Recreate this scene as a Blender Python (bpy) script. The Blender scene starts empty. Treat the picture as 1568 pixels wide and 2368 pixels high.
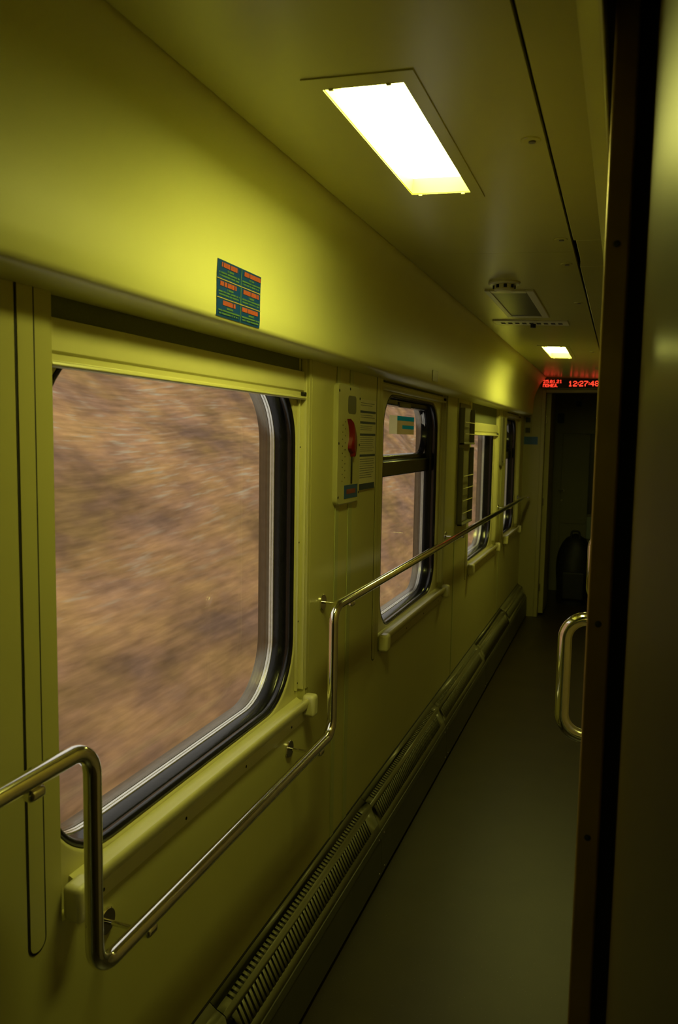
import bpy, bmesh, math
from math import pi, sin, cos
from mathutils import Vector, Matrix

sc = bpy.context.scene
COL = sc.collection

# ------------------------------------------------------------------ camera, world, exposure
F_PX = 1806.0                                   # focal length in pixels of the 1568 px wide frame (18 mm on APS-C)
VX, VY, ROLL = 1440.0, 1021.0, 0.017            # where the corridor runs to, and the roll of the horizon
fy = Vector((VX-784.0, VY-1184.0, F_PX)).normalized()
hd = Vector((cos(ROLL), sin(ROLL), 0.0))
up = hd.cross(fy).normalized()
if up.y > 0: up = -up
rx = fy.cross(up).normalized()
if rx.x < 0: rx = -rx
def to_world(v): return Vector((rx.dot(v), fy.dot(v), up.dot(v)))
c_right = to_world(Vector((1,0,0))); c_up = -to_world(Vector((0,1,0))); c_back = -to_world(Vector((0,0,1)))
cam = bpy.data.cameras.new('camera'); cam_o = bpy.data.objects.new('camera', cam); COL.objects.link(cam_o)
m = Matrix.Identity(4)
for i in range(3):
    m[i][0] = c_right[i]; m[i][1] = c_up[i]; m[i][2] = c_back[i]
m[0][3], m[1][3], m[2][3] = 0.8, 0.0, 1.53
cam_o.matrix_world = m
cam.sensor_fit = 'HORIZONTAL'; cam.sensor_width = 15.6; cam.lens = F_PX/1568.0*15.6
cam.clip_start = 0.01; cam.clip_end = 200
cam.dof.use_dof = True; cam.dof.focus_distance = 2.1; cam.dof.aperture_fstop = 4.5
sc.camera = cam_o

W = bpy.data.worlds.new('overcast_sky'); sc.world = W; W.use_nodes = True
bg = W.node_tree.nodes['Background']
bg.inputs[0].default_value = (0.93, 0.96, 1.0, 1); bg.inputs[1].default_value = 1.05

sc.view_settings.view_transform = 'Standard'; sc.view_settings.look = 'None'
sc.view_settings.gamma = 1.0; sc.view_settings.use_curve_mapping = False
sc.view_settings.exposure = 0.0
LAMP_STRENGTH = 34.0
LAMP_COLOR = (1.0, 0.99, 0.21, 1)

# ------------------------------------------------------------------ materials
def mat(name, col, rough=0.5, metal=0.0, spec=0.5, noise=None, bump=0.0, bscale=400, coat=0.0):
    M = bpy.data.materials.new(name); M.use_nodes = True
    nt = M.node_tree; b = nt.nodes['Principled BSDF']
    b.inputs['Base Color'].default_value = (*col, 1); b.inputs['Roughness'].default_value = rough
    b.inputs['Metallic'].default_value = metal; b.inputs['Specular IOR Level'].default_value = spec
    b.inputs['Coat Weight'].default_value = coat; b.inputs['Coat Roughness'].default_value = 0.08
    tc = nt.nodes.new('ShaderNodeTexCoord')
    if noise:
        sc_, amt = noise
        n = nt.nodes.new('ShaderNodeTexNoise'); n.inputs['Scale'].default_value = sc_; n.inputs['Detail'].default_value = 4
        nt.links.new(tc.outputs['Object'], n.inputs['Vector'])
        r = nt.nodes.new('ShaderNodeValToRGB')
        r.color_ramp.elements[0].position = 0.3; r.color_ramp.elements[1].position = 0.7
        r.color_ramp.elements[0].color = (*[c*(1-amt) for c in col], 1)
        r.color_ramp.elements[1].color = (*[min(1, c*(1+amt)) for c in col], 1)
        nt.links.new(n.outputs['Fac'], r.inputs['Fac']); nt.links.new(r.outputs['Color'], b.inputs['Base Color'])
    if bump:
        n = nt.nodes.new('ShaderNodeTexNoise'); n.inputs['Scale'].default_value = bscale; n.inputs['Detail'].default_value = 2
        nt.links.new(tc.outputs['Object'], n.inputs['Vector'])
        bp = nt.nodes.new('ShaderNodeBump'); bp.inputs['Strength'].default_value = bump; bp.inputs['Distance'].default_value = 0.002
        nt.links.new(n.outputs['Fac'], bp.inputs['Height']); nt.links.new(bp.outputs['Normal'], b.inputs['Normal'])
    return M
def emis(name, col, s):
    M = bpy.data.materials.new(name); M.use_nodes = True; nt = M.node_tree
    nt.nodes.remove(nt.nodes['Principled BSDF'])
    e = nt.nodes.new('ShaderNodeEmission'); e.inputs[0].default_value = (*col, 1); e.inputs[1].default_value = s
    nt.links.new(e.outputs[0], nt.nodes['Material Output'].inputs[0]); return M

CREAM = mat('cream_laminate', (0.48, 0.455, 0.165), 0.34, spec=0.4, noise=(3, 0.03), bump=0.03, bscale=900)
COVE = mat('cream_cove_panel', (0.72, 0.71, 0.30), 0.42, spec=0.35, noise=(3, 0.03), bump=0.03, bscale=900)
CEIL = mat('cream_ceiling_paint', (0.50, 0.47, 0.10), 0.24, spec=0.3, noise=(2, 0.03), bump=0.02, bscale=500)
PLASTIC = mat('cream_plastic', (0.62, 0.59, 0.28), 0.33, noise=(20, 0.02))
SEAL = mat('weathered_aluminium', (0.20, 0.175, 0.135), 0.3, metal=0.85, noise=(50, 0.1))
CAPC = mat('dull_cap_centre', (0.16, 0.14, 0.05), 0.5, noise=(50, 0.1))
WELL = mat('lamp_well_enamel', (0.36, 0.34, 0.16), 0.5, noise=(20, 0.03))
FABRIC = mat('olive_blind_fabric', (0.13, 0.14, 0.065), 0.85, noise=(300, 0.1))
RUBBER = mat('black_rubber', (0.006, 0.0055, 0.0055), 0.2, spec=0.4, noise=(60, 0.3), bump=0.15, bscale=120)
SEAM = mat('dark_gap', (0.008, 0.007, 0.005), 0.8, noise=(30, 0.2))
ALU = mat('satin_aluminium', (0.80, 0.79, 0.75), 0.30, metal=0.9, noise=(90, 0.08), bump=0.1, bscale=200)
CHROME = mat('polished_steel', (0.84, 0.83, 0.78), 0.09, metal=1.0, noise=(40, 0.04))
BOLT = mat('steel_bolt', (0.6, 0.6, 0.58), 0.22, metal=1.0, noise=(200, 0.1))
HEAT = mat('grey_green_enamel', (0.17, 0.16, 0.085), 0.36, noise=(8, 0.06), bump=0.04, bscale=600)
HEATF = mat('dark_enamel_panel', (0.075, 0.072, 0.045), 0.42, noise=(8, 0.08), bump=0.04, bscale=600)
POST = mat('dark_brown_metal', (0.30, 0.20, 0.07), 0.35, metal=0.3, noise=(7, 0.25))
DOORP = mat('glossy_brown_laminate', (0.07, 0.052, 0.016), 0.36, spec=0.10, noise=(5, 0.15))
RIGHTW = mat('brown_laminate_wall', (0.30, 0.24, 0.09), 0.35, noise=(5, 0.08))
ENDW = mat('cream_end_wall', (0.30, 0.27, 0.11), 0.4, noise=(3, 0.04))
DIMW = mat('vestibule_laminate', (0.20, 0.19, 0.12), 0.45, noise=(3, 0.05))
BLUE = mat('blue_label', (0.01, 0.075, 0.27), 0.4, noise=(80, 0.1))
TEAL = mat('teal_sign', (0.004, 0.048, 0.26), 0.35, noise=(80, 0.08))
ORNG = mat('orange_print', (0.42, 0.085, 0.05), 0.4, noise=(150, 0.15))
GREEN = mat('green_print', (0.10, 0.22, 0.10), 0.4, noise=(150, 0.15))
YELL = mat('yellow_print', (0.42, 0.34, 0.10), 0.4, noise=(100, 0.1))
RED = mat('red_plastic', (0.15, 0.003, 0.003), 0.35, noise=(60, 0.1))
BLACKM = mat('black_paint', (0.012, 0.012, 0.014), 0.4, noise=(60, 0.2))
PAPER = mat('printed_paper', (0.60, 0.55, 0.34), 0.6, noise=(20, 0.03))
INK = mat('grey_ink', (0.12, 0.13, 0.14), 0.6, noise=(60, 0.1))
NAVY = mat('navy_ink', (0.02, 0.035, 0.09), 0.6, noise=(60, 0.1))
BAGM = mat('black_nylon', (0.012, 0.012, 0.012), 0.6, noise=(25, 0.3), bump=0.5, bscale=30)
DARKGLASS = mat('dark_lamp_glass', (0.04, 0.037, 0.014), 0.3, spec=0.25, noise=(20, 0.2))
LEDM = emis('red_led', (1.0, 0.05, 0.022), 2.3)

# floor: dark speckled linoleum
FLOORM = mat('speckled_linoleum', (0.10, 0.08, 0.045), 0.42, bump=0.12, bscale=700)
nt = FLOORM.node_tree; b = nt.nodes['Principled BSDF']; tc = nt.nodes.new('ShaderNodeTexCoord')
v = nt.nodes.new('ShaderNodeTexVoronoi'); v.inputs['Scale'].default_value = 95
r = nt.nodes.new('ShaderNodeValToRGB'); r.color_ramp.elements[0].position = 0.03; r.color_ramp.elements[1].position = 0.09
r.color_ramp.elements[0].color = (0.20, 0.18, 0.11, 1); r.color_ramp.elements[1].color = (0.036, 0.026, 0.008, 1)
nt.links.new(tc.outputs['Object'], v.inputs['Vector']); nt.links.new(v.outputs['Distance'], r.inputs['Fac'])
n = nt.nodes.new('ShaderNodeTexNoise'); n.inputs['Scale'].default_value = 5; n.inputs['Detail'].default_value = 5
nt.links.new(tc.outputs['Object'], n.inputs['Vector'])
mx = nt.nodes.new('ShaderNodeMix'); mx.data_type = 'RGBA'; mx.blend_type = 'MULTIPLY'; mx.inputs[0].default_value = 0.7
r2 = nt.nodes.new('ShaderNodeValToRGB'); r2.color_ramp.elements[0].position = 0.3; r2.color_ramp.elements[1].position = 0.75
r2.color_ramp.elements[0].color = (0.55, 0.52, 0.5, 1)
nt.links.new(n.outputs['Fac'], r2.inputs['Fac'])
nt.links.new(r.outputs['Color'], mx.inputs[6]); nt.links.new(r2.outputs['Color'], mx.inputs[7])
nt.links.new(mx.outputs[2], b.inputs['Base Color'])

# window glass
GLASS = bpy.data.materials.new('window_glass'); GLASS.use_nodes = True; nt = GLASS.node_tree
nt.nodes.remove(nt.nodes['Principled BSDF'])
t = nt.nodes.new('ShaderNodeBsdfTransparent'); t.inputs[0].default_value = (0.95, 0.91, 0.83, 1)
g = nt.nodes.new('ShaderNodeBsdfGlossy'); g.inputs['Roughness'].default_value = 0.03
lw = nt.nodes.new('ShaderNodeLayerWeight'); lw.inputs[0].default_value = 0.5
pw = nt.nodes.new('ShaderNodeMath'); pw.operation = 'POWER'; pw.inputs[1].default_value = 4.0; nt.links.new(lw.outputs['Facing'], pw.inputs[0])
fr = nt.nodes.new('ShaderNodeMath'); fr.operation = 'MULTIPLY_ADD'; fr.inputs[1].default_value = 0.35; fr.inputs[2].default_value = 0.03
nt.links.new(pw.outputs[0], fr.inputs[0])
ms = nt.nodes.new('ShaderNodeMixShader')
nt.links.new(fr.outputs[0], ms.inputs[0]); nt.links.new(t.outputs[0], ms.inputs[1]); nt.links.new(g.outputs[0], ms.inputs[2])
nt.links.new(ms.outputs[0], nt.nodes['Material Output'].inputs[0])

# lamp diffuser: frosted panel at the top of a shallow well
DIFF = bpy.data.materials.new('lamp_diffuser'); DIFF.use_nodes = True; nt = DIFF.node_tree
nt.nodes.remove(nt.nodes['Principled BSDF'])
e = nt.nodes.new('ShaderNodeEmission'); e.inputs[0].default_value = LAMP_COLOR
e.inputs[1].default_value = LAMP_STRENGTH
nt.links.new(e.outputs[0], nt.nodes['Material Output'].inputs[0])

# hillside: flattened dry grass and leaves
HILL = bpy.data.materials.new('dry_autumn_hillside'); HILL.use_nodes = True; nt = HILL.node_tree; b = nt.nodes['Principled BSDF']
b.inputs['Roughness'].default_value = 0.9; b.inputs['Specular IOR Level'].default_value = 0.1
tc = nt.nodes.new('ShaderNodeTexCoord')
def tex(scale, sxyz, detail=4, rough=0.55):
    mp = nt.nodes.new('ShaderNodeMapping'); mp.inputs['Scale'].default_value = sxyz
    nt.links.new(tc.outputs['UV'], mp.inputs[0])
    q = nt.nodes.new('ShaderNodeTexNoise'); q.inputs['Scale'].default_value = scale; q.inputs['Detail'].default_value = detail
    q.inputs['Roughness'].default_value = rough
    nt.links.new(mp.outputs[0], q.inputs['Vector']); return q.outputs['Fac']
def ramp(f, stops):
    q = nt.nodes.new('ShaderNodeValToRGB'); cr = q.color_ramp
    while len(cr.elements) < len(stops): cr.elements.new(0.5)
    for el, (p, c) in zip(cr.elements, stops): el.position = p; el.color = (*c, 1)
    nt.links.new(f, q.inputs['Fac']); return q.outputs['Color']
def mix(fac, a, b_, mode='MIX'):
    q = nt.nodes.new('ShaderNodeMix'); q.data_type = 'RGBA'; q.blend_type = mode
    if isinstance(fac, float): q.inputs[0].default_value = fac
    else: nt.links.new(fac, q.inputs[0])
    nt.links.new(a, q.inputs[6]); nt.links.new(b_, q.inputs[7]); return q.outputs[2]
base = ramp(tex(0.9, (1, 0.6, 1), 4, 0.6), [(0.38, (0.13, 0.085, 0.048)), (0.5, (0.37, 0.215, 0.112)), (0.62, (0.60, 0.35, 0.165))])
tint = ramp(tex(1.9, (1, 0.45, 1), 3), [(0.38, (0.34, 0.21, 0.155)), (0.5, (0.38, 0.225, 0.115)), (0.64, (0.54, 0.34, 0.12))])
c1 = mix(0.45, base, tint)
fine = ramp(tex(13, (1, 0.12, 1), 4, 0.6), [(0.30, (0.62, 0.62, 0.60)), (0.5, (0.97, 0.97, 0.97)), (0.70, (1.35, 1.35, 1.35))])
c2 = mix(0.75, c1, fine, 'MULTIPLY')
pale = ramp(tex(15, (1, 0.11, 1), 3, 0.55), [(0.53, (0, 0, 0)), (0.72, (1, 1, 1))])
patch = ramp(tex(0.9, (1, 0.6, 1), 3), [(0.42, (0, 0, 0)), (0.60, (0.9, 0.9, 0.9))])
suv = nt.nodes.new('ShaderNodeSeparateXYZ'); nt.links.new(tc.outputs['UV'], suv.inputs[0])
high = nt.nodes.new('ShaderNodeMapRange'); high.inputs[1].default_value = 1.2; high.inputs[2].default_value = 2.4; nt.links.new(suv.outputs['X'], high.inputs[0])
pm = mix(1.0, mix(1.0, pale, patch, 'MULTIPLY'), ramp(high.outputs[0], [(0, (0.1, 0.1, 0.1)), (1, (1, 1, 1))]), 'MULTIPLY')
palec = nt.nodes.new('ShaderNodeRGB'); palec.outputs[0].default_value = (0.56, 0.52, 0.38, 1)
c3 = mix(pm, c2, palec.outputs[0])
nt.links.new(c3, b.inputs['Base Color'])
bp = nt.nodes.new('ShaderNodeBump'); bp.inputs['Distance'].default_value = 0.1; bp.inputs['Strength'].default_value = 0.25
nt.links.new(tex(6, (1, 0.2, 1), 3), bp.inputs['Height']); nt.links.new(bp.outputs['Normal'], b.inputs['Normal'])

# ------------------------------------------------------------------ mesh helpers
class MB:
    def __init__(s): s.b = bmesh.new()
    def quadstrip(s, ringa, ringb, closed=True):
        n_ = len(ringa)
        for i in range(n_ if closed else n_-1):
            j = (i+1) % n_
            try: s.b.faces.new((ringa[i], ringa[j], ringb[j], ringb[i]))
            except ValueError: pass
    def loft(s, rings, closed=True, cap0=False, cap1=False):
        vr = [[s.b.verts.new(p) for p in r_] for r_ in rings]
        for a, c in zip(vr, vr[1:]): s.quadstrip(a, c, closed)
        if cap0: s.b.faces.new(vr[0][::-1])
        if cap1: s.b.faces.new(vr[-1])
        return s
    def box(s, x0, x1, y0, y1, z0, z1, f=None):
        P = [(x, y, z) for x in (x0, x1) for y in (y0, y1) for z in (z0, z1)]
        if f: P = [(x, y, z + f(x)) for x, y, z in P]
        v_ = [s.b.verts.new(p) for p in P]
        for q in ((0,1,3,2), (4,6,7,5), (0,4,5,1), (2,3,7,6), (0,2,6,4), (1,5,7,3)): s.b.faces.new([v_[i] for i in q])
        return s
    def prof(s, pts, y0, y1, cap=True, closed=True):           # an (x, z) outline drawn out along the corridor
        return s.loft([[(x, y0, z) for x, z in pts], [(x, y1, z) for x, z in pts]], closed, cap, cap)
    def plate(s, pts, x0, x1):                                  # a (y, z) outline with thickness in x
        return s.loft([[(x0, y, z) for y, z in pts], [(x1, y, z) for y, z in pts]], True, True, True)
    def tube(s, path, rad, seg=16, cap=True):
        path = [Vector(p) for p in path]; rings = []
        t0 = (path[1]-path[0]).normalized()
        nrm = t0.orthogonal().normalized(); prev = t0
        for i, p in enumerate(path):
            if i == 0: t_ = path[1]-p
            elif i == len(path)-1: t_ = p-path[i-1]
            else: t_ = (path[i+1]-p).normalized()+(p-path[i-1]).normalized()
            t_.normalize()
            nrm = (prev.rotation_difference(t_) @ nrm); nrm = (nrm - t_*nrm.dot(t_)).normalized(); prev = t_
            bn = t_.cross(nrm)
            rings.append([tuple(p + rad*(cos(2*pi*j/seg)*nrm + sin(2*pi*j/seg)*bn)) for j in range(seg)])
        return s.loft(rings, True, cap, cap)
    def disc(s, c, axis, r_, h, seg=20, rim=0.0):               # short cylinder from c along axis
        a = Vector(axis).normalized(); u = a.orthogonal().normalized(); w = a.cross(u); c = Vector(c); rings = []
        for d, rr_ in ((0, r_), (h-rim, r_), (h, r_-rim)) if rim else ((0, r_), (h, r_)):
            rings.append([tuple(c + a*d + rr_*(cos(2*pi*j/seg)*u + sin(2*pi*j/seg)*w)) for j in range(seg)])
        return s.loft(rings, True, True, True)
    def dome(s, c, axis, r_, h, seg=16, st=5):
        a = Vector(axis).normalized(); u = a.orthogonal().normalized(); w = a.cross(u); c = Vector(c)
        rings = [[tuple(c + a*h*sin(t_) + r_*cos(t_)*(cos(2*pi*j/seg)*u + sin(2*pi*j/seg)*w)) for j in range(seg)]
                 for t_ in [pi/2*i/st*0.96 for i in range(st+1)]]
        return s.loft(rings, True, True, True)
    def build(s, name, M, parent=None, bevel=0.0, sharp=35, solid=0.0, seg=2):
        bmesh.ops.recalc_face_normals(s.b, faces=s.b.faces)
        for f_ in s.b.faces: f_.smooth = True
        for e_ in s.b.edges:
            if len(e_.link_faces) == 2 and e_.calc_face_angle(0) > math.radians(sharp): e_.smooth = False
        me = bpy.data.meshes.new(name); s.b.to_mesh(me); s.b.free()
        o = bpy.data.objects.new(name, me); COL.objects.link(o)
        for m_ in (M if isinstance(M, (list, tuple)) else [M]): me.materials.append(m_)
        if parent: o.parent = parent
        if solid:
            q = o.modifiers.new('thickness', 'SOLIDIFY'); q.thickness = solid; q.offset = 0
        if bevel:
            q = o.modifiers.new('edges', 'BEVEL'); q.width = bevel; q.segments = seg; q.limit_method = 'ANGLE'; q.angle_limit = math.radians(40)
            q.harden_normals = False
        return o
def rr(y0, y1, z0, z1, r_, n_=10):                              # rounded rectangle in (y, z)
    out = []
    for cy, cz, a0 in ((y1-r_, z1-r_, 0), (y0+r_, z1-r_, 90), (y0+r_, z0+r_, 180), (y1-r_, z0+r_, 270)):
        for i in range(n_+1):
            a = math.radians(a0 + 90*i/n_); out.append((cy + r_*cos(a), cz + r_*sin(a)))
    return out
def fillet(pts, rad, n_=10):
    pts = [Vector(p) for p in pts]; out = [pts[0]]
    for a, b_, c in zip(pts, pts[1:], pts[2:]):
        u = (a-b_).normalized(); w = (c-b_).normalized(); ang = u.angle(w); d = rad/math.tan(ang/2)
        p0 = b_+u*d; ctr = b_ + (u+w).normalized()*(rad/sin(ang/2)); v0 = p0-ctr; v1 = (b_+w*d)-ctr
        tot = v0.angle(v1); ax = v0.cross(v1).normalized()
        for i in range(n_+1): out.append(ctr + Matrix.Rotation(tot*i/n_, 3, ax) @ v0)
    out.append(pts[-1]); return out
def thing(name, label, cat, loc=(0, 0, 0), group=None):
    o = bpy.data.objects.new(name, None); COL.objects.link(o); o.location = loc
    o.empty_display_size = 0.02
    o['label'] = label; o['category'] = cat
    if group: o['group'] = group
    bpy.context.view_layer.update()
    return o
def keep(o, parent):                                            # parent a mesh built in world coordinates
    o.parent = parent; o.matrix_parent_inverse = Matrix.Translation(-Vector(parent.location)); return o
def tag(o, label, cat, group=None):
    o['label'] = label; o['category'] = cat
    if group: o['group'] = group
    return o
def struct(o, label=None):
    o['kind'] = 'structure'
    if label: o['label'] = label
    return o

YB, YE = -4.2, 6.87                                             # corridor back and front
def cz(x): return 2.06 - 0.045*(x-0.17)                         # the ceiling falls slightly towards the compartments

# ------------------------------------------------------------------ structure: shell of the carriage
b = MB()
b.box(-0.16, 1.9, YB-0.1, 9.6, -0.06, 0.0)
struct(b.build('floor', FLOORM), 'dark speckled linoleum corridor floor')
WIN = [dict(y0=0.957, y1=1.965, hy0=0.950, hy1=1.935, hz0=0.810, hz1=1.682, r=0.17, blind=1.627),
       dict(y0=2.660, y1=3.735, hy0=2.745, hy1=3.640, hz0=0.808, hz1=1.692, r=0.13, blind=None),
       dict(y0=4.395, y1=5.440, hy0=4.400, hy1=5.345, hz0=0.810, hz1=1.682, r=0.17, blind=1.552),
       dict(y0=5.810, y1=6.630, hy0=5.870, hy1=6.520, hz0=0.808, hz1=1.692, r=0.13, blind=None)]
ZB, ZT = 0.755, 1.745
b = MB(); ys = [YB]
for w in WIN: ys += [w['y0'], w['y1']]
ys.append(9.6)
for i in range(0, len(ys), 2): b.box(-0.14, 0.0, ys[i], ys[i+1], ZB, ZT)
b.box(-0.14, 0.0, YB, 9.6, 0.0, ZB); b.box(-0.14, 0.0, YB, 9.6, ZT, 2.16)
struct(b.build('wall_left', CREAM), 'cream outer wall of the corridor below and between the windows')

b = MB()                                                        # rounded cove between window wall and ceiling
cv = [(0.171, 2.058), (0.156, 2.042), (0.138, 2.020), (0.118, 1.990), (0.101, 1.957), (0.088, 1.924), (0.079, 1.892), (0.0735, 1.860), (0.0715, 1.830), (0.0710, 1.790),
      (0.0707, 1.757), (0.068, 1.7495), (0.061, 1.744), (0.048, 1.741), (0.030, 1.739), (0.0, 1.735), (-0.03, 1.735)]
cvb = [(x, z+0.002) for x, z in cv]
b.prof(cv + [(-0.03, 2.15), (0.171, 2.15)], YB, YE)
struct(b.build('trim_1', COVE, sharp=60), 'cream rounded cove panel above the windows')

LAMPS = [(1.149, 1.682, 1.112, 1.719), (4.55, 5.17, 4.513, 5.207), (-3.95, -3.41, -3.987, -3.373)]  # the last one is an unseen lamp added to light the door post
b = MB()
GX0, GX1 = 0.1745, 0.6515
WX0, WX1 = 0.349, 0.475
for (a, c, wells) in ((YB, 2.2545, (LAMPS[2], LAMPS[0])), (2.2565, YE, (LAMPS[1],))):
    y_ = a
    for la in wells:
        b.box(GX0, GX1, y_, la[0], 0.0, 0.012, cz); b.box(GX0, WX0, la[0], la[1], 0.0, 0.012, cz); b.box(WX1, GX1, la[0], la[1], 0.0, 0.012, cz); y_ = la[1]
    b.box(GX0, GX1, y_, c, 0.0, 0.012, cz)
struct(b.build('ceiling', CEIL), 'cream ceiling panels with the lamps')
b = MB()                                                        # right hand ceiling band, folding down at its far edge
def band(a, c, x0):
    b.prof([(x0, cz(x0)), (0.7245, cz(0.7245)), (0.753, 2.010), (0.757, 2.010), (0.757, 2.06), (x0, 2.06)], a, c)
band(YB, 2.128, 0.6565); band(2.129, 2.44, 0.6625); band(2.441, YE, 0.6575)
struct(b.build('trim_2', CEIL, bevel=0.003), 'narrow ceiling band along the compartment side')
b = MB(); b.box(0.0, 1.9, YB, 9.6, 2.13, 2.17)                    # roof cavity, black
struct(b.build('trim_3', SEAM), 'black void above the ceiling joints')
b = MB(); b.box(0.772, 0.80, 1.03, YE, 0.0, 2.13)
struct(b.build('wall_right', RIGHTW), 'brown laminate wall on the compartment side')
b = MB(); b.box(0.0, 1.9, YB-0.1, YB, 0.0, 2.17); b.box(1.85, 1.9, YB, 9.6, 0.0, 2.17)
struct(b.build('wall_back', RIGHTW), 'wall behind the photographer')

# glossy compartment door beside the camera with the dark post in front of it
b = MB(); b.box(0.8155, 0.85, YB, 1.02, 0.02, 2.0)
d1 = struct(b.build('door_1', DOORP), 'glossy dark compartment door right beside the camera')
b = MB(); b.box(0.769, 0.797, 0.992, 1.029, 0.0, 2.04)
p1 = struct(b.build('trim_4', POST, bevel=0.003), 'dark brown metal door post in the right foreground')
for z in (1.307, 1.033, 0.62, 1.76):
    b = MB(); b.dome((0.7825, 0.992, z), (0, -1, 0), 0.0042, 0.0015); b.build('screw', BLACKM, p1)
b = MB(); b.box(0.797, 0.8155, 1.0, 1.03, 0.0, 2.12)
b.box(0.757, 0.772, YB, YE, 2.055, 2.13); b.box(0.757, 0.85, YB, 1.03, 2.10, 2.13); b.box(0.85, 0.86, YB, 1.03, 2.0, 2.13); b.box(0.769, 0.80, 0.995, 1.03, 2.04, 2.12)
struct(b.build('trim_5', SEAM), 'black rubber gap and door track recess')

# compartment doors along the right wall with their grab handles
for i, yc in enumerate((1.9, 3.62, 5.35)):
    b = MB(); b.box(0.767, 0.772, yc-0.09, yc+0.56, 0.03, 1.93)
    d_ = struct(b.build('door_%d' % (i+2), RIGHTW, bevel=0.002), 'brown compartment door on the right of the corridor')
    if i < 2:
        path = fillet([(0.768, yc, 1.113), (0.6935, yc, 1.113), (0.6935, yc, 0.828), (0.768, yc, 0.828)], 0.052, 12)
        b = MB(); b.tube(path, 0.0165, 20); h = b.build('door_handle', CHROME, d_); h['label'] = 'polished metal grab handle'

# front end wall with the doorway
b = MB()
b.box(0.0, 0.140, YE, YE+0.05, 0.0, 2.13); b.box(0.140, 0.9, YE, YE+0.05, 1.955, 2.13); b.box(0.66, 0.9, YE, YE+0.05, 0.0, 1.955)
struct(b.build('wall_front', ENDW), 'end wall of the corridor around the doorway')
b = MB()
b.box(0.140, 0.172, YE-0.012, YE+0.07, 0.0, 1.955); b.box(0.172, 0.66, YE-0.012, YE+0.07, 1.930, 1.955); b.box(0.63, 0.66, YE-0.012, YE+0.07, 0, 1.93)
struct(b.build('trim_6', ENDW, bevel=0.003), 'door frame at the corridor end')
b = MB(); b.box(0.172, 0.212, YE+0.07, YE+0.55, 0.02, 1.93)
dl = struct(b.build('door_5', ENDW, bevel=0.003), 'corridor end door folded open against the left')
for z in (1.70, 1.0, 0.25):
    b = MB(); b.disc((0.178, YE+0.066, z-0.03), (0, 0, 1), 0.006, 0.06); b.build('hinge', BOLT, dl)
# vestibule behind
b = MB(); b.box(0.0, 1.9, 8.20, 8.25, 0.0, 2.13)
struct(b.build('wall_vestibule', DIMW), 'far wall of the dark vestibule')
b = MB(); b.box(0.235, 0.50, 8.165, 8.20, 0.03, 1.60)
vd = struct(b.build('door_6', DIMW, bevel=0.004), 'closed door in the far vestibule wall')
b = MB(); b.box(0.245, 0.49, 8.155, 8.165, 0.70, 0.75); b.build('kick_rail', DIMW, vd, bevel=0.003)
b = MB(); b.disc((0.262, 8.165, 1.03), (0, -1, 0), 0.012, 0.03); b.tube([(0.262, 8.135, 1.03), (0.215, 8.13, 1.03)], 0.006, 8); b.build('door_handle', BOLT, vd)
b = MB(); b.disc((0.248, 8.165, 0.93), (0, -1, 0), 0.010, 0.01); b.build('lock', BOLT, vd)
b = MB(); b.box(0.478, 0.545, 8.19, 8.1995, 0.80, 1.60)
struct(b.build('window_5', BLACKM), 'tall narrow black pane in the vestibule wall')
b = MB(); b.box(0.485, 0.60, 8.17, 8.1995, 0.55, 0.77)
tag(b.build('wall_plate', mat('pale_blue_panel', (0.30, 0.36, 0.36), 0.5, noise=(5, 0.05)), bevel=0.003), 'pale bluish plate low on the vestibule wall under the narrow black pane', 'plate')
for (x, z, sx_, sz_, lb) in ((0.205, 1.752, 0.034, 0.05, 'small dark rounded plate high on the vestibule wall, nearer the door frame'),
                         (0.372, 1.895, 0.028, 0.028, 'small dark square plate topmost on the vestibule wall')):
    b = MB(); b.plate([(y, zz) for y, zz in rr(-sx_, sx_, -sz_, sz_, sx_*0.5, 4)], 0, 0.006)
    for v_ in b.b.verts: v_.co = Vector((x + v_.co.y*1.0, 8.198 - v_.co.x, z + v_.co.z))
    tag(b.build('dark_plate', NAVY), lb, 'plate')

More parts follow.
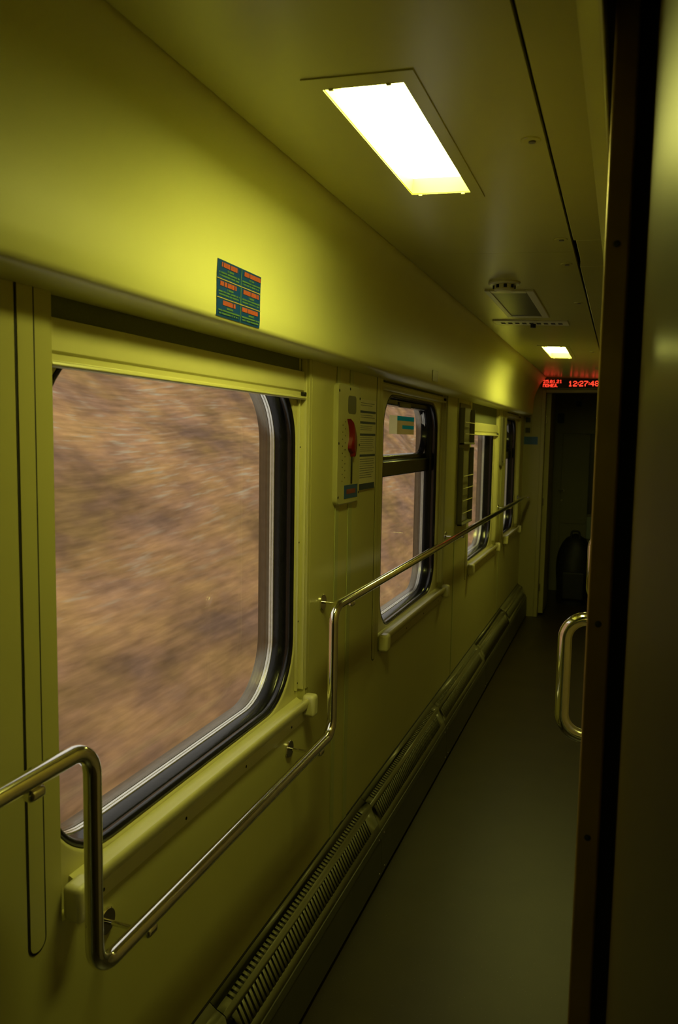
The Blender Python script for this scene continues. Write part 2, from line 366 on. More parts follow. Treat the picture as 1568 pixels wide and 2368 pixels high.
# ------------------------------------------------------------------ windows
def ring(x, w, inset):
    r_ = max(0.02, w['r']-inset*0.8)
    return [(x, y, z) for y, z in rr(w['hy0']+inset, w['hy1']-inset, w['hz0']+inset, w['hz1']-inset, r_, 12)]
for i, w in enumerate(WIN):
    outer = lambda x: [(x, y, z) for y, z in rr(w['y0'], w['y1'], ZB, ZT, 0.001, 12)]
    b = MB()
    b.loft([outer(-0.05), outer(-0.022), ring(-0.022, w, -0.010), ring(-0.0205, w, -0.006), ring(-0.0215, w, -0.002), ring(-0.025, w, 0.0005), ring(-0.05, w, 0.001)], True)
    root = struct(b.build('window_%d' % (i+1), PLASTIC, sharp=50), 'carriage window with rounded corners and thick black rubber')
    b = MB()
    b.loft([ring(-0.030, w, -0.001), ring(-0.024, w, 0.0015), ring(-0.022, w, 0.005), ring(-0.0235, w, 0.009), ring(-0.030, w, 0.012), ring(-0.038, w, 0.0125),
            ring(-0.043, w, 0.009), ring(-0.047, w, 0.006), ring(-0.050, w, 0.008), ring(-0.081, w, 0.010), ring(-0.084, w, 0.010)], True)
    b.build('gasket', RUBBER, root, sharp=50)
    b = MB()
    b.loft([ring(-0.080, w, 0.010), ring(-0.081, w, 0.012), ring(-0.0855, w, 0.0125), ring(-0.0857, w, 0.011), ring(-0.0872, w, 0.011), ring(-0.0875, w, 0.013),
            ring(-0.092, w, 0.0135), ring(-0.0925, w, 0.012), ring(-0.094, w, 0.012)], True)
    b.build('glazing_frame', ALU, root, sharp=30)
    b = MB(); b.loft([ring(-0.0935, w, 0.012), ring(-0.0945, w, 0.0135), ring(-0.106, w, 0.0145), ring(-0.125, w, 0.012)], True)
    b.build('outer_seal', SEAL, root, sharp=30)
    b = MB(); b.loft([ring(-0.100, w, 0.0145), ring(-0.104, w, 0.0145)], True, True, True)
    b.build('pane', GLASS, root)
    # sill ledge, its end blocks, the flat strip with screws below
    y0, y1 = w['y0'], w['y1']
    b = MB()
    b.prof([(-0.022, 0.804), (-0.012, 0.7985), (0.002, 0.800), (0.013, 0.807), (0.018, 0.8095), (0.0215, 0.807), (0.0225, 0.801), (0.019, 0.785), (0.012, 0.777), (0.004, 0.771), (0.0045, 0.742), (0.0, 0.740), (-0.022, 0.742)], y0+0.045, y1-0.006)
    b.build('sill', PLASTIC, root, sharp=50)
    for ya, yb in ((y0-0.002, y0+0.045), (y1-0.024, y1+0.012)):
        b = MB(); b.box(0.0, 0.038, ya, yb, 0.756, 0.818); b.build('sill_end_block', PLASTIC, root, bevel=0.010, seg=3)
    for k_ in range(4):
        yy = y0+0.10 + (y1-y0-0.2)*k_/3
        b = MB(); b.dome((0.0045, yy, 0.754), (1, 0, 0), 0.0035, 0.0012, 10, 3); b.build('screw', SEAM, root)
    # trim strips each side of the recess
    b = MB()
    ring2 = rr(y0-0.072, y0-0.040, 0.742, 1.78, 0.015, 5)
    b.plate(ring2, 0.0, 0.0016); b.build('side_trim', CREAM, root, bevel=0.0007)
    b = MB()
    ja, jb = rr(y0-0.0755, y0-0.0365, 0.7385, 1.78, 0.0185, 5), rr(y0-0.072, y0-0.040, 0.742, 1.7775, 0.015, 5)
    b.loft([[(0.0, y, z) for y, z in ja], [(0.0006, y, z) for y, z in ja], [(0.0006, y, z) for y, z in jb]], True)
    b.build('side_trim_joint', SEAM, root)
    b = MB(); b.plate([(y1, ZT), (y1, 0.83), (y1+0.018, 0.83), (y1+0.018, ZT)], 0.0, 0.003); b.plate([(y1+0.02, ZT), (y1+0.02, 0.80), (y1+0.058, 0.80), (y1+0.058, ZT)], 0.0, 0.0025)
    b.build('side_trim', CREAM, root, bevel=0.001)
    # side channel of the blind at the far side
    b = MB()
    b.box(-0.022, -0.004, y1-0.0045, y1-0.001, 0.828, ZT); b.box(-0.022, -0.014, y1-0.026, y1-0.0235, 0.828, ZT); b.box(-0.0215, -0.019, y1-0.0235, y1-0.0045, 0.828, ZT)
    b.build('blind_channel', PLASTIC, root, bevel=0.0008)
    for z in (0.845, 1.02, 1.24, 1.50):
        b = MB(); b.dome((-0.019, y1-0.0085, z), (1, 0, 0), 0.0028, 0.001, 10, 3); b.build('screw', SEAM, root)
    if not w['blind']:                                          # openable upper light
        b = MB(); b.box(-0.099, -0.055, w['hy0']+0.011, w['hy1']-0.011, 1.377, 1.438); b.box(-0.099, -0.072, w['hy0']+0.012, w['hy1']-0.012, 1.437, 1.460)
        b.build('transom', RUBBER, root, bevel=0.006, seg=3)
        w2 = dict(w); w2['hz0'] = 1.445; w2['hz1'] -= 0.012; w2['r'] = 0.10
        b = MB(); b.loft([ring(-0.075, w2, 0.006), ring(-0.073, w2, 0.012), ring(-0.090, w2, 0.017), ring(-0.0995, w2, 0.018)], True); b.build('upper_sash', RUBBER, root, sharp=40)
        b = MB(); b.box(-0.098, -0.045, w['hy0']+0.09, w['hy1']-0.09, 1.655, 1.684); b.build('sash_header', RUBBER, root, bevel=0.008, seg=3)
        b = MB(); b.box(-0.048, -0.040, w['hy0']+0.28, w['hy0']+0.46, 1.652, 1.672); b.build('sash_latch', HEATF, root, bevel=0.003)
    # the roller blind itself is a thing of its own
    zb = w['blind'] or 1.700
    lbs = ['roller blind pulled a little way down over the large nearest window', 'roller blind fully raised above the window with the teal sticker',
           'roller blind lowered furthest, over the third window beyond the leaflet rack', 'roller blind fully raised above the farthest dark window']
    t_ = thing('roller_blind', 'cream ' + lbs[i], 'blind', (-0.015, (y0+y1)/2, 1.735), 'roller blinds of the corridor windows')
    bh = 0.074 if w['blind'] else 0.026
    b = MB(); b.box(-0.0185, -0.0172, y0+0.004, y1-0.006, zb+bh-0.01, 1.7445); o = b.build('fabric', FABRIC); keep(o, t_); o['label'] = 'dark olive blind fabric'
    b = MB(); b.prof([(-0.0195, zb+bh), (-0.009, zb+bh), (-0.0085, zb+0.024), (-0.0125, zb+0.021), (-0.0125, zb+0.010), (-0.003, zb+0.008), (-0.001, zb+0.003), (-0.004, zb), (-0.0195, zb)], y0+0.003, y1-0.008)
    keep(b.build('bottom_bar', PLASTIC, bevel=0.0012), t_)
    b = MB(); b.box(-0.018, -0.002, y1-0.024, y1-0.007, zb+0.009, zb+0.020); keep(b.build('end_clip', BLACKM, bevel=0.002), t_)

# ------------------------------------------------------------------ wall panel joint strips
def wallstrip(ya, yb, nm='trim_7', z0=0.283, z1=1.76):
    b = MB(); b.plate([(ya, z0), (yb, z0), (yb, z1), (ya, z1)], 0.0, 0.0025)
    return struct(b.build(nm, JOINTM, bevel=0.001), 'narrow greenish cover strip over a wall panel joint')
JOINTM = mat('greenish_cover_strip', (0.40, 0.42, 0.17), 0.35, noise=(10, 0.04))
wallstrip(2.183, 2.212, 'trim_7'); wallstrip(2.300, 2.335, 'trim_8'); wallstrip(3.99, 4.008, 'trim_9'); wallstrip(5.60, 5.625, 'trim_10')
b = MB()
for yy in (0.8,):
    b.box(0.0, 0.0006, -0.6, -0.596, 0.29, 1.74)
struct(b.build('trim_11', SEAM), 'thin dark panel joint')

# ------------------------------------------------------------------ convector covers along the floor
HP = [(0.0, 0.286), (0.020, 0.271), (0.036, 0.2645), (0.0425, 0.2600), (0.0455, 0.246), (0.069, 0.199), (0.078, 0.173)]
def convector(a, c, label):
    t_ = thing('convector_cover', label, 'heater cover', (0.04, (a+c)/2, 0), 'convector covers along the window wall')
    b = MB(); bb = b.b
    for i_, (p, q) in enumerate(zip(HP, HP[1:])):
        slotted = i_ in (1, 4)
        P = lambda y, s_: bb.verts.new((s_[0], y, s_[1]))
        if slotted:
            n_ = int((c-a-0.105)/0.0182); y_ = a+0.045; cuts = [a+0.0015]
            for j in range(n_): cuts += [y_, y_+0.0085]; y_ += 0.0182
            cuts.append(c-0.0015)
            for j in range(0, len(cuts), 2): bb.faces.new((P(cuts[j], p), P(cuts[j+1], p), P(cuts[j+1], q), P(cuts[j], q)))
        else: bb.faces.new((P(a+0.0015, p), P(c-0.0015, p), P(c-0.0015, q), P(a+0.0015, q)))
    bmesh.ops.remove_doubles(bb, verts=bb.verts, dist=1e-5)
    keep(b.build('grille', HEAT, solid=0.0016, sharp=20), t_)
    b = MB(); b.prof([(0.0, 0.262), (0.030, 0.246), (0.052, 0.185), (0.066, 0.168), (0.066, 0.03), (0.0, 0.03)], a+0.003, c-0.003); keep(b.build('cavity_shade', SEAM), t_)  # near-black filler, shade of the empty cavity behind the slots put into colour
    b = MB(); b.prof([(0.077, 0.176), (0.081, 0.174), (0.087, 0.022), (0.083, 0.022)], a+0.0015, c-0.0015)
    b.prof([(0.0795, 0.174), (0.0815, 0.170), (0.0835, 0.150), (0.0810, 0.150)], a+0.002, c-0.002)
    keep(b.build('front_panel', HEATF, bevel=0.001), t_)
    for yy, z in ((a+0.03, 0.155), (c-0.03, 0.155), (a+0.03, 0.035), (c-0.03, 0.035)):
        b = MB(); b.dome((0.0815+(0.155-z)*0.035, yy, z), (1, 0, 0), 0.0055, 0.004, 14, 4); keep(b.build('bolt', BOLT), t_)
    return t_
cvs = [(-0.72, 0.36, 'grey slatted heater cover nearest the camera, mostly outside the picture'),
       (0.36, 1.425, 'grey slatted heater cover ending at the bottom edge of the picture'),
       (1.425, 2.485, 'grey slatted heater cover under the nearest window, with the clearest slots'),
       (2.485, 3.545, 'grey slatted heater cover second from the picture bottom, starting past the first pair of bolts'),
       (3.545, 4.69, 'grey heater cover halfway down the corridor, beyond the shiny pair of bolts'),
       (4.69, 5.78, 'dim grey heater cover second from the corridor end'),
       (5.78, 6.84, 'dim grey heater cover farthest away, ending at the corridor end wall')]
for a, c, l in cvs[1:]: convector(a, c, l)
b = MB(); b.prof([(0.0, 0.287), (0.004, 0.287), (0.004, 0.280), (0.0, 0.280)], YB, 6.84); b.box(0.060, 0.072, YB, 6.84, 0.0, 0.024)
struct(b.build('baseboard_left', SEAM), 'dark plinth under the heater covers')

# ------------------------------------------------------------------ handrail
t_ = thing('handrail', 'polished steel tube handrail stepping down in front of the nearest window', 'handrail', (0.09, 0.9, 1.075))
path = fillet([(0.09, -1.6, 1.075), (0.09, 0.920, 1.075), (0.09, 0.920, 0.716), (0.09, 1.942, 0.722), (0.09, 1.942, 1.072), (0.09, 6.72, 1.078)], 0.045, 12)
b = MB(); b.tube(path, 0.0135, 24); keep(b.build('rail_tube', CHROME, sharp=60), t_)
for yy, z in ((-0.6, 1.075), (0.80, 1.072), (1.065, 0.716), (1.855, 0.722), (2.09, 1.074), (3.76, 1.077), (5.50, 1.078), (6.6, 1.078)):
    br = None
    zr = z-0.024
    b = MB(); b.tube([(0.002, yy, zr), (0.082, yy, zr)], 0.0045, 12); br = b.build('bracket', CHROME); keep(br, t_)
    b = MB(); b.disc((0.0, yy, zr), (1, 0, 0), 0.0235, 0.006, 28, 0.002); o = b.build('flange', CHROME); o.parent = br
    b = MB(); b.box(0.081, 0.099, yy-0.015, yy+0.015, zr-0.003, zr+0.013); o = b.build('saddle', CHROME, bevel=0.006, seg=3); o.parent = br

# ------------------------------------------------------------------ ceiling lamps
def lamp(ya, yb, fa, fb, label):
    t_ = thing('ceiling_light', label, 'ceiling light', (0.41, (ya+yb)/2, cz(0.41)), 'rectangular corridor ceiling lights')
    b = MB(); x0, x1, X0, X1 = 0.351-0.002, 0.475, 0.327, 0.4985
    b.box(X0, x0, fa, fb, -0.0022, 0.002, cz); b.box(x1, X1, fa, fb, -0.0022, 0.002, cz)
    b.box(x0, x1, fa, ya, -0.0022, 0.002, cz); b.box(x0, x1, yb, fb, -0.0022, 0.002, cz)
    keep(b.build('frame', CEIL), t_)
    D = 0.030
    b = MB(); P4 = [(x0+0.0012, ya+0.0012), (x1-0.0012, ya+0.0012), (x1-0.0012, yb-0.0012), (x0+0.0012, yb-0.0012)]
    Q4 = [(x0+0.0002, ya+0.0002), (x1-0.0002, ya+0.0002), (x1-0.0002, yb-0.0002), (x0+0.0002, yb-0.0002)]
    T4 = [(x0+0.003, ya+0.003), (x1-0.003, ya+0.003), (x1-0.003, yb-0.004), (x0+0.003, yb-0.004)]
    rg = lambda L, h: [(x, y, cz(x)+h) for x, y in L]
    b.loft([rg(Q4, 0.0), rg(P4, 0.0), rg(T4, D), rg(Q4, D), rg(Q4, 0.0)], True)
    keep(b.build('reflector_well', WELL), t_)
    b = MB(); b.box(x0-0.004, x1+0.004, ya-0.004, yb+0.004, D+0.0005, D+0.004, cz); keep(b.build('diffuser', DIFF), t_)
    b = MB(); b.box(x0-0.006, x1+0.006, ya-0.006, yb+0.006, D+0.0045, D+0.012, cz); b.box(x0-0.006, x0-0.004, ya-0.006, yb+0.006, 0.013, D+0.0045, cz); b.box(x1+0.004, x1+0.006, ya-0.006, yb+0.006, 0.013, D+0.0045, cz)
    b.box(x0-0.004, x1+0.004, ya-0.006, ya-0.004, 0.013, D+0.0045, cz); b.box(x0-0.004, x1+0.004, yb+0.004, yb+0.006, 0.013, D+0.0045, cz); keep(b.build('housing', SEAM), t_)  # unseen dark box added to keep diffuser light out of the ceiling void
    for x, yy in ((x0+0.014, ya-0.002), (x1-0.022, ya-0.002), (x0+0.018, yb+0.002), (x1-0.016, yb+0.002)):
        b = MB(); b.box(x-0.004, x+0.004, yy-0.002, yy+0.002, -0.005, -0.001, cz); keep(b.build('clip', PLASTIC, bevel=0.001), t_)
lamp(*LAMPS[0], 'large bright rectangular lamp glowing in the near ceiling')
lamp(*LAMPS[2], 'unseen ceiling lamp added behind the photographer to light the door post')  # added out of view, only to brighten the post
lamp(*LAMPS[1], 'small looking bright lamp in the far ceiling just before the clock display')

# unlit emergency luminaire, its nameplate strip, and the detector in front of it
t_ = thing('emergency_light', 'unlit square ceiling luminaire with dark glass between the two lit lamps', 'light', (0.40, 3.12, cz(0.40)))
b = MB(); X0, x0, x1, X1, fa, ya, yb, fb = 0.317, 0.337, 0.460, 0.487, 2.81, 2.848, 3.39, 3.425
b.box(X0, x0, fa, fb, -0.007, 0.002, cz); b.box(x1, X1, fa, fb, -0.007, 0.002, cz); b.box(x0, x1, fa, ya, -0.007, 0.002, cz); b.box(x0, x1, yb, fb, -0.007, 0.002, cz)
keep(b.build('frame', PLASTIC, bevel=0.002), t_)
b = MB(); b.box(x0, x1, ya, yb, -0.004, -0.0005, cz); keep(b.build('glass', DARKGLASS), t_)
t_ = thing('ceiling_vent_strip', 'narrow pale perforated strip across the ceiling with a black knob', 'vent', (0.39, 3.6, cz(0.39)))
b = MB(); b.box(0.232, 0.553, 3.54, 3.665, -0.006, 0.002, cz); keep(b.build('plate', PLASTIC, bevel=0.002), t_)
b = MB()
for k_ in range(9): b.box(0.262+k_*0.031, 0.280+k_*0.031, 3.585, 3.620, -0.0072, -0.004, cz)
keep(b.build('holes', SEAM), t_)
b = MB(); b.disc((0.400, 3.625, cz(0.40)-0.004), (0, 0, -1), 0.012, 0.018); keep(b.build('knob', BLACKM, bevel=0.002), t_)
t_ = thing('smoke_detector', 'round slotted smoke detector on the ceiling before the unlit luminaire', 'smoke detector', (0.405, 2.68, cz(0.405)))
b = MB(); b.disc((0.405, 2.68, cz(0.405)+0.001), (0, 0, -1), 0.052, 0.010, 28, 0.003); keep(b.build('base', PLASTIC), t_)
b = MB(); b.disc((0.405, 2.68, cz(0.405)-0.009), (0, 0, -1), 0.033, 0.022, 28, 0.006); keep(b.build('head', PLASTIC), t_)
b = MB()
for k_ in range(8):
    a = k_*pi/4 + 0.25; b.disc((0.405+0.0325*cos(a), 2.68+0.0325*sin(a), cz(0.405)-0.021), (0, 0, 1), 0.0055, 0.010, 8)
keep(b.build('slots', SEAM), t_)
dl_ = ['beside the near lamp, nearest to the camera', 'just before the first ceiling joint', 'just past the first ceiling joint', 'level with the unlit luminaire', 'beside the far lamp', 'closest to the clock display']
for (x, yy), l in zip([(0.628, 1.412), (0.627, 2.11), (0.622, 2.404), (0.621, 3.08), (0.612, 4.77), (0.608, 5.9)], dl_):
    b = MB(); b.disc((x, yy, cz(x)+0.001), (0, 0, -1), 0.017, 0.0035, 24, 0.0015); o = b.build('ceiling_disc', CEIL)
    tag(o, 'small round cream disc in the ceiling ' + l, 'disc', 'round discs in the ceiling')
    b = MB(); b.disc((x+0.002, yy+0.002, cz(x)-0.002), (0, 0, -1), 0.006, 0.0025, 16); b.build('centre', CAPC, o)

# ------------------------------------------------------------------ blue notice on the cove
def cove_x(z):
    for (xa, za), (xb, zb_) in zip(cv, cv[1:]):
        if zb_ <= z <= za: return xb + (xa-xb)*(z-zb_)/(za-zb_)
    return cv[0][0]
def cove_patch(y0, y1, z0, z1, lift, M, name, parent, nz=8):
    b = MB(); fr_, bk = [], []
    zs = [z0+(z1-z0)*i/nz for i in range(nz+1)]
    ringA = [(cove_x(z)+lift, y0, z-lift*0.1) for z in zs] + [(cove_x(z)+lift-0.0006, y0, z-lift*0.1) for z in zs[::-1]]
    ringB = [(x, y1, z) for x, y, z in ringA]
    b.loft([ringA, ringB], True, True, True)
    o = b.build(name, M)
    return keep(o, parent) if parent else o
t_ = thing('notice_sign', 'dark blue six-field notice with orange headings stuck on the cove above the nearest window', 'sign', (0.075, 1.42, 1.80))
SY0, SY1, SZ0, SZ1 = 1.326, 1.512, 1.7535, 1.858
# the headings are too blurred to read: each is a run of short strokes
cove_patch(SY0, SY1, SZ0, SZ1, 0.0012, TEAL, 'sheet', t_)
ym = (SY0+SY1)/2+0.004
cove_patch(ym-0.0009, ym+0.0009, SZ0, SZ1, 0.0020, GREEN, 'dividing_line', t_)
for f_ in (1/3, 2/3): cove_patch(SY0, SY1, SZ0+(SZ1-SZ0)*f_-0.0008, SZ0+(SZ1-SZ0)*f_+0.0008, 0.0021, YELL, 'dividing_line', t_, 1)
import random
rnd = random.Random(4)
def strokes(b, y0, y1, zc, h, lift, w=0.0028, gap=0.0008):
    y = y0
    while y < y1:
        ww = w*rnd.uniform(0.6, 1.25)
        x = cove_x(zc)+lift; x2 = cove_x(zc+h)+lift
        b.loft([[(x, y, zc), (x, min(y1, y+ww), zc), (x2, min(y1, y+ww), zc+h), (x2, y, zc+h)],
                [(x-0.0006, y, zc), (x-0.0006, min(y1, y+ww), zc), (x2-0.0006, min(y1, y+ww), zc+h), (x2-0.0006, y, zc+h)]], True, True, True)
        y += ww+gap
        if rnd.random() < 0.12: y += 0.003
for ci, (ca, cb) in enumerate(((SY0, ym), (ym, SY1))):
    for ri in range(3):
        zt = SZ1-(SZ1-SZ0)*ri/3
        L = [(0.16, 0.84), (0.12, 0.80), (0.24, 0.76)][ri] if ci == 0 else [(0.14, 0.96), (0.12, 0.90), (0.06, 0.86)][ri]
        wd = cb-ca
        b = MB(); strokes(b, ca+wd*L[0], ca+wd*L[1], zt-0.0125, 0.0085, 0.0022, 0.0042, 0.0004); keep(b.build('heading', ORNG), t_)
        b = MB(); strokes(b, ca+wd*0.40, ca+wd*0.66, zt-0.0190, 0.0034, 0.0022, 0.002); strokes(b, ca+wd*0.06, ca+wd*0.95, zt-0.0245, 0.0030, 0.0022, 0.002); strokes(b, ca+wd*0.08, ca+wd*0.90, zt-0.0300, 0.0030, 0.0022, 0.002)
        keep(b.build('small_text', GREEN), t_)
o = cove_patch(3.103, 3.198, 1.760, 1.803, 0.002, HEAT, 'cove_label', None, 4)
tag(o, 'small grey-green rectangular label low on the cove above the second window', 'label')

# ------------------------------------------------------------------ emergency brake box
t_ = thing('emergency_brake_box', 'grey-green rounded wall box with a red emergency handle beside the nearest window', 'emergency brake', (0.0, 2.27, 1.50))
BOXM = mat('grey_green_box', (0.44, 0.42, 0.19), 0.35, noise=(8, 0.05))
b = MB()
q = rr(2.160, 2.372, 1.325, 1.688, 0.022, 6); qi = rr(2.164, 2.368, 1.329, 1.684, 0.019, 6)
b.loft([[(0.0, y, z) for y, z in q], [(0.010, y, z) for y, z in q], [(0.014, y, z) for y, z in qi]], True, True, True)
plate = b.build('plate', BOXM); keep(plate, t_)
b = MB(); b.loft([[(0.0138, y, z) for y, z in rr(2.25, 2.325, 1.600, 1.655, 0.012, 5)], [(0.0146, y, z) for y, z in rr(2.25, 2.325, 1.600, 1.655, 0.012, 5)]], True, True, True)
o = b.build('finger_recess', HEATF); keep(o, t_)
hp = [(2.243, 1.584), (2.262, 1.570), (2.282, 1.545), (2.300, 1.512), (2.306, 1.482), (2.303, 1.458), (2.294, 1.440), (2.290, 1.425), (2.279, 1.425), (2.275, 1.440), (2.262, 1.447), (2.253, 1.460), (2.253, 1.476), (2.263, 1.500), (2.264, 1.525), (2.256, 1.556)]
b = MB(); hp = [(y, 1.584-(1.584-z)*0.72) for y, z in hp]; c_ = Vector((sum(p[0] for p in hp)/16, sum(p[1] for p in hp)/16))
b.loft([[(0.014, y, z) for y, z in hp], [(0.026, y, z) for y, z in hp], [(0.031, c_.x+(y-c_.x)*0.6, c_.y+(z-c_.y)*0.85) for y, z in hp]], True, True, True)
o = b.build('pull_handle', RED); keep(o, t_); o['label'] = 'dark red leaf shaped pull handle'
b = MB(); b.box(0.014, 0.019, 2.2825, 2.2875, 1.386, 1.472); keep(b.build('rod', BLACKM, bevel=0.001), t_)
b = MB(); b.plate([(2.225, 1.342), (2.350, 1.342), (2.350, 1.383), (2.225, 1.383)], 0.0140, 0.0150); o = b.build('label_plate', BLUE); keep(o, t_); o['label'] = 'blue label with dim red lettering'
b = MB(); y = 2.245
while y < 2.33: b.box(0.0150, 0.0156, y, y+0.0065, 1.356, 1.370); y += 0.0085
keep(b.build('lettering', mat('dim_red_print', (0.22, 0.04, 0.03), 0.5, noise=(60, 0.1))), t_)
for yy, z in ((2.172, 1.665), (2.172, 1.510), (2.172, 1.350), (2.268, 1.675), (2.362, 1.650), (2.362, 1.505), (2.362, 1.355)):
    b = MB(); b.dome((0.0138, yy, z), (1, 0, 0), 0.0045, 0.002, 12, 3); keep(b.build('screw', BLACKM), t_)
b = MB()
for k_ in range(18): b.disc((0.0138, 2.205 if k_ % 2 else 2.228, 1.575-k_*0.0105), (1, 0, 0), 0.0022, 0.0006, 6)
keep(b.build('perforation', SEAM), t_)

# ------------------------------------------------------------------ paper notices
def sheet(name, y0, y1, z0, z1, label, bars, lines, foot=True, x=0.0):
    t_ = thing(name, label, 'notice', (x, (y0+y1)/2, (z0+z1)/2))
    b = MB(); b.plate([(y0, z0), (y1, z0), (y1, z1), (y0, z1)], x+0.0030, x+0.0042); keep(b.build('sheet', PAPER), t_)
    b = MB()
    for z in bars: b.box(x+0.0040, x+0.0047, y0+0.008, y1-0.008, z-0.0038, z+0.0038)
    keep(b.build('heading_bars', NAVY), t_)
    b = MB()
    for z in lines: b.box(x+0.0040, x+0.0046, y0+0.014, y1-rnd.uniform(0.012, 0.05), z-0.0009, z+0.0009)
    keep(b.build('printed_lines', INK), t_)
    if foot:
        b = MB(); b.plate([(y0+0.004, z0-0.004), (y1-0.012, z0-0.004), (y1-0.012, z0+0.016), (y0+0.004, z0+0.016)], x+0.0042, x+0.005); keep(b.build('foot_strip', NAVY), t_)
sheet('passenger_notice', 2.386, 2.570, 1.362, 1.652, 'tall printed paper notice with dark bars beside the red emergency handle',
      [1.612, 1.577, 1.538, 1.470, ], [1.640, 1.633, 1.601, 1.594, 1.566, 1.560, 1.554] + [1.528-0.0062*i for i in range(8)] + [1.458-0.0075*i for i in range(9)])
sheet('printed_sheet', 5.630, 5.720, 1.36, 1.68, 'pale printed sheet on the wall just before the farthest window', [], [1.66-0.012*i for i in range(20)], False)
t_ = thing('wall_box', 'dull brown-green flat box on the wall beyond the third window', 'box', (0.0, 5.53, 1.51))
b = MB(); q = rr(5.475, 5.600, 1.345, 1.685, 0.015, 4); b.plate(q, 0.0, 0.016); keep(b.build('cover', HEAT, bevel=0.003), t_)
b = MB(); b.dome((0.016, 5.54, 1.375), (1, 0, 0), 0.006, 0.003); keep(b.build('screw', BLACKM), t_)

# leaflet rack between second and third window
t_ = thing('leaflet_rack', 'olive two-tier leaflet rack on the wall before the third window', 'rack', (0.0, 4.19, 1.40))
b = MB(); b.box(0.0, 0.006, 4.03, 4.33, 1.085, 1.715); keep(b.build('back_plate', HEAT, bevel=0.002), t_)
for za, zb_ in ((1.500, 1.690), (1.075, 1.485)):
    b = MB(); b.box(0.006, 0.032, 4.03, 4.33, za, za+0.010); b.box(0.006, 0.030, 4.03, 4.036, za, zb_); b.box(0.006, 0.030, 4.324, 4.33, za, zb_)
    keep(b.build('pocket', HEAT, bevel=0.002), t_)
for z in (1.615, 1.555, 1.335, 1.27, 1.205, 1.14):
    b = MB(); b.tube([(0.030, 4.045, z), (0.030, 4.320, z)], 0.0025, 8); keep(b.build('wire', PLASTIC), t_)

# sticker on the upper pane of the second window
t_ = thing('window_sticker', 'small teal and beige sticker inside the upper pane of the second window', 'sticker', (-0.118, 3.34, 1.583))
def see_through(M, f):
    nt = M.node_tree; b = nt.nodes['Principled BSDF']; tr = nt.nodes.new('ShaderNodeBsdfTranslucent'); mxs = nt.nodes.new('ShaderNodeMixShader'); mxs.inputs[0].default_value = f
    tr.inputs[0].default_value = b.inputs['Base Color'].default_value
    nt.links.new(b.outputs[0], mxs.inputs[1]); nt.links.new(tr.outputs[0], mxs.inputs[2]); nt.links.new(mxs.outputs[0], nt.nodes['Material Output'].inputs[0]); return M
SX = -0.0995
b = MB()
for ya, yb, za, zb_ in ((3.205, 3.487, 1.5445, 1.568), (3.205, 3.285, 1.568, 1.584), (3.205, 3.487, 1.584, 1.603)): b.plate([(ya, za), (yb, za), (yb, zb_), (ya, zb_)], SX, SX+0.0008)
keep(b.build('sheet', see_through(mat('sticker_beige', (0.55, 0.50, 0.24), 0.5, noise=(12, 0.2)), 0.75)), t_)
b = MB(); b.plate([(3.085, 1.5455), (3.203, 1.5455), (3.203, 1.6225), (3.085, 1.6225)], SX, SX+0.0008); keep(b.build('pale_margin', see_through(mat('sticker_white', (0.80, 0.80, 0.55), 0.5, noise=(12, 0.05)), 0.75)), t_)
b = MB()
for ya, yb, za, zb_ in ((3.205, 3.487, 1.603, 1.6225), (3.285, 3.487, 1.568, 1.584)): b.plate([(ya, za), (yb, za), (yb, zb_), (ya, zb_)], SX, SX+0.0008)
keep(b.build('teal_print', see_through(mat('sticker_teal', (0.03, 0.42, 0.40), 0.5, noise=(15, 0.2)), 0.75)), t_)

# ------------------------------------------------------------------ clock display on the end wall
FONT = {'0': '01110 10001 10011 10101 11001 10001 01110', '1': '00100 01100 00100 00100 00100 00100 01110', '2': '01110 10001 00001 00110 01000 10000 11111',
        '4': '00010 00110 01010 10010 11111 00010 00010', '5': '11111 10000 11110 00001 00001 10001 01110', '7': '11111 00001 00010 00100 01000 01000 01000',
        '8': '01110 10001 10001 01110 10001 10001 01110', '.': '0 0 0 0 0 0 1', ':': '0 0 1 0 1 0 0',
        'П': '11111 10001 10001 10001 10001 10001 10001', 'О': '01110 10001 10001 10001 10001 10001 01110', 'Н': '10001 10001 10001 11111 10001 10001 10001',
        'Е': '11111 10000 10000 11110 10000 10000 11111', 'Д': '00110 01010 01010 01010 01010 11111 10001'}
def ledtext(txt, x0, ztop, px, pz, dx_, dz_, extra=1):
    b = MB(); x = x0
    for ch in txt:
        rows = FONT[ch].split()
        for r_, row in enumerate(rows):
            for c_, bit in enumerate(row):
                if bit == '1': b.box(x+c_*px, x+c_*px+dx_, 6.8365, 6.8395, ztop-r_*pz-dz_, ztop-r_*pz)
        x += (len(rows[0])+extra)*px
    return b
t_ = thing('clock_display', 'red LED date and clock display above the corridor end doorway', 'display', (0.39, 6.855, 2.0))
b = MB(); b.box(0.128, 0.668, 6.8395, 6.869, 1.968, 2.0365); keep(b.build('housing', BLACKM, bevel=0.002), t_)
for nm, bb_ in (('date_digits', ledtext('25.01.21', 0.149, 2.0335, 0.00385, 0.0037, 0.0036, 0.0032)),
                ('weekday_letters', ledtext('ПОНЕД.', 0.146, 2.0005, 0.00385, 0.0037, 0.0036, 0.0034)),
                ('clock_digits', ledtext('12:27:48', 0.352, 2.0235, 0.0062, 0.0062, 0.0061, 0.0059))):
    keep(bb_.build(nm, LEDM), t_)
t_ = thing('camera_dome', 'small dark round sensor at the top of the end wall left of the clock display', 'sensor', (0.09, 6.86, 2.02))
b = MB(); b.disc((0.088, 6.87, 2.018), (0, -1, 0), 0.026, 0.012, 20, 0.003); keep(b.build('base', ENDW), t_)
b = MB(); b.dome((0.088, 6.858, 2.018), (0, -1, 0), 0.013, 0.010); keep(b.build('lens', BLACKM), t_)
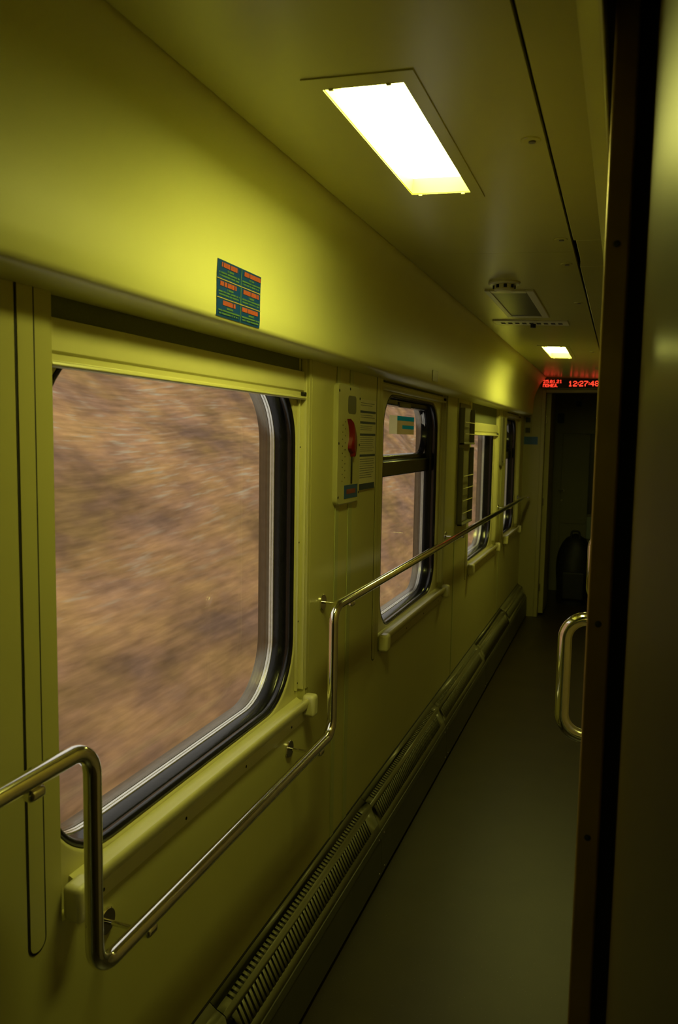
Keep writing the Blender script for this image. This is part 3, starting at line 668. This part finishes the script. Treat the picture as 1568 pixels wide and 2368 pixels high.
for z, l in ((1.700, 'upper of two black square buttons on the end wall beside the farthest window'), (1.612, 'lower of two black square buttons on the end wall above the blue label')):
    t_ = thing('wall_button', l, 'switch', (0.032, 6.87, z), 'square buttons on the end wall')
    b = MB(); b.box(0.003, 0.063, 6.862, 6.87, z-0.033, z+0.033); keep(b.build('surround', ENDW, bevel=0.003), t_)
    b = MB(); b.box(0.012, 0.053, 6.856, 6.863, z-0.022, z+0.022); keep(b.build('button', BLACKM, bevel=0.003), t_)
b = MB(); b.box(0.004, 0.118, 6.866, 6.870, 1.492, 1.558)
tag(b.build('blue_label', BLUE), 'blue rectangular label on the end wall under the two square buttons', 'label')

# ------------------------------------------------------------------ black bag in the vestibule
t_ = thing('black_bag', 'large round-topped black bag standing on the vestibule floor', 'bag', (0.42, 7.62, 0))
b = MB(); rings = []
for k_ in range(15):
    u = k_/14; z = 0.66*u
    s_ = (1-max(0, (u-0.45)/0.55)**2.4)**0.5 if u < 1 else 0.05
    s_ *= 0.93+0.07*sin(min(1, u*4)*pi/2)
    rings.append([(0.43+0.165*max(s_, 0.08)*cos(a)*(1+0.05*sin(3*a+u*7)), 7.62+0.17*max(s_, 0.08)*sin(a)*(1+0.06*cos(2*a+u*9)), z) for a in [2*pi*j/28 for j in range(28)]])
b.loft(rings, True, True, True); keep(b.build('body', BAGM), t_)
b = MB(); b.tube(fillet([(0.39, 7.56, 0.62), (0.395, 7.56, 0.69), (0.46, 7.56, 0.69), (0.47, 7.56, 0.62)], 0.02, 6), 0.010, 10); keep(b.build('grab_loop', BAGM), t_)
b = MB(); b.box(0.33, 0.53, 7.435, 7.47, 0.06, 0.32); keep(b.build('front_pocket', BAGM, bevel=0.015, seg=3), t_)

# ------------------------------------------------------------------ hillside outside
b = MB(); bb = b.b; NX, NY = 50, 160
uvl = bb.loops.layers.uv.new('slope')
prof_ = lambda s_: (-2.4-s_*7.5, -1.0+s_*7.7)
g_ = [[None]*(NY+1) for _ in range(NX+1)]; uvs = {}
for i in range(NX+1):
    for j in range(NY+1):
        s_ = (i/NX)**1.3; x, z = prof_(s_); y = 8+ (44 if j > NY/2 else 40)*(2*j/NY-1)*abs(2*j/NY-1)**0.4
        d_ = 0.16*sin(y*0.37+x*0.9)+0.12*sin(y*0.83-z*1.1)+0.07*sin(y*0.6+z*2.3)
        v_ = bb.verts.new((x+d_*0.7, y, z+d_*0.7)); g_[i][j] = v_; uvs[v_] = (s_*10.7, y)
for i in range(NX):
    for j in range(NY):
        f_ = bb.faces.new((g_[i][j], g_[i+1][j], g_[i+1][j+1], g_[i][j+1]))
        for lp in f_.loops: lp[uvl].uv = uvs[lp.vert]
o = b.build('hillside', HILL, sharp=180)
o['kind'] = 'stuff'; tag(o, 'brown autumn hillside of dry grass and leaves passing outside the windows', 'hillside')
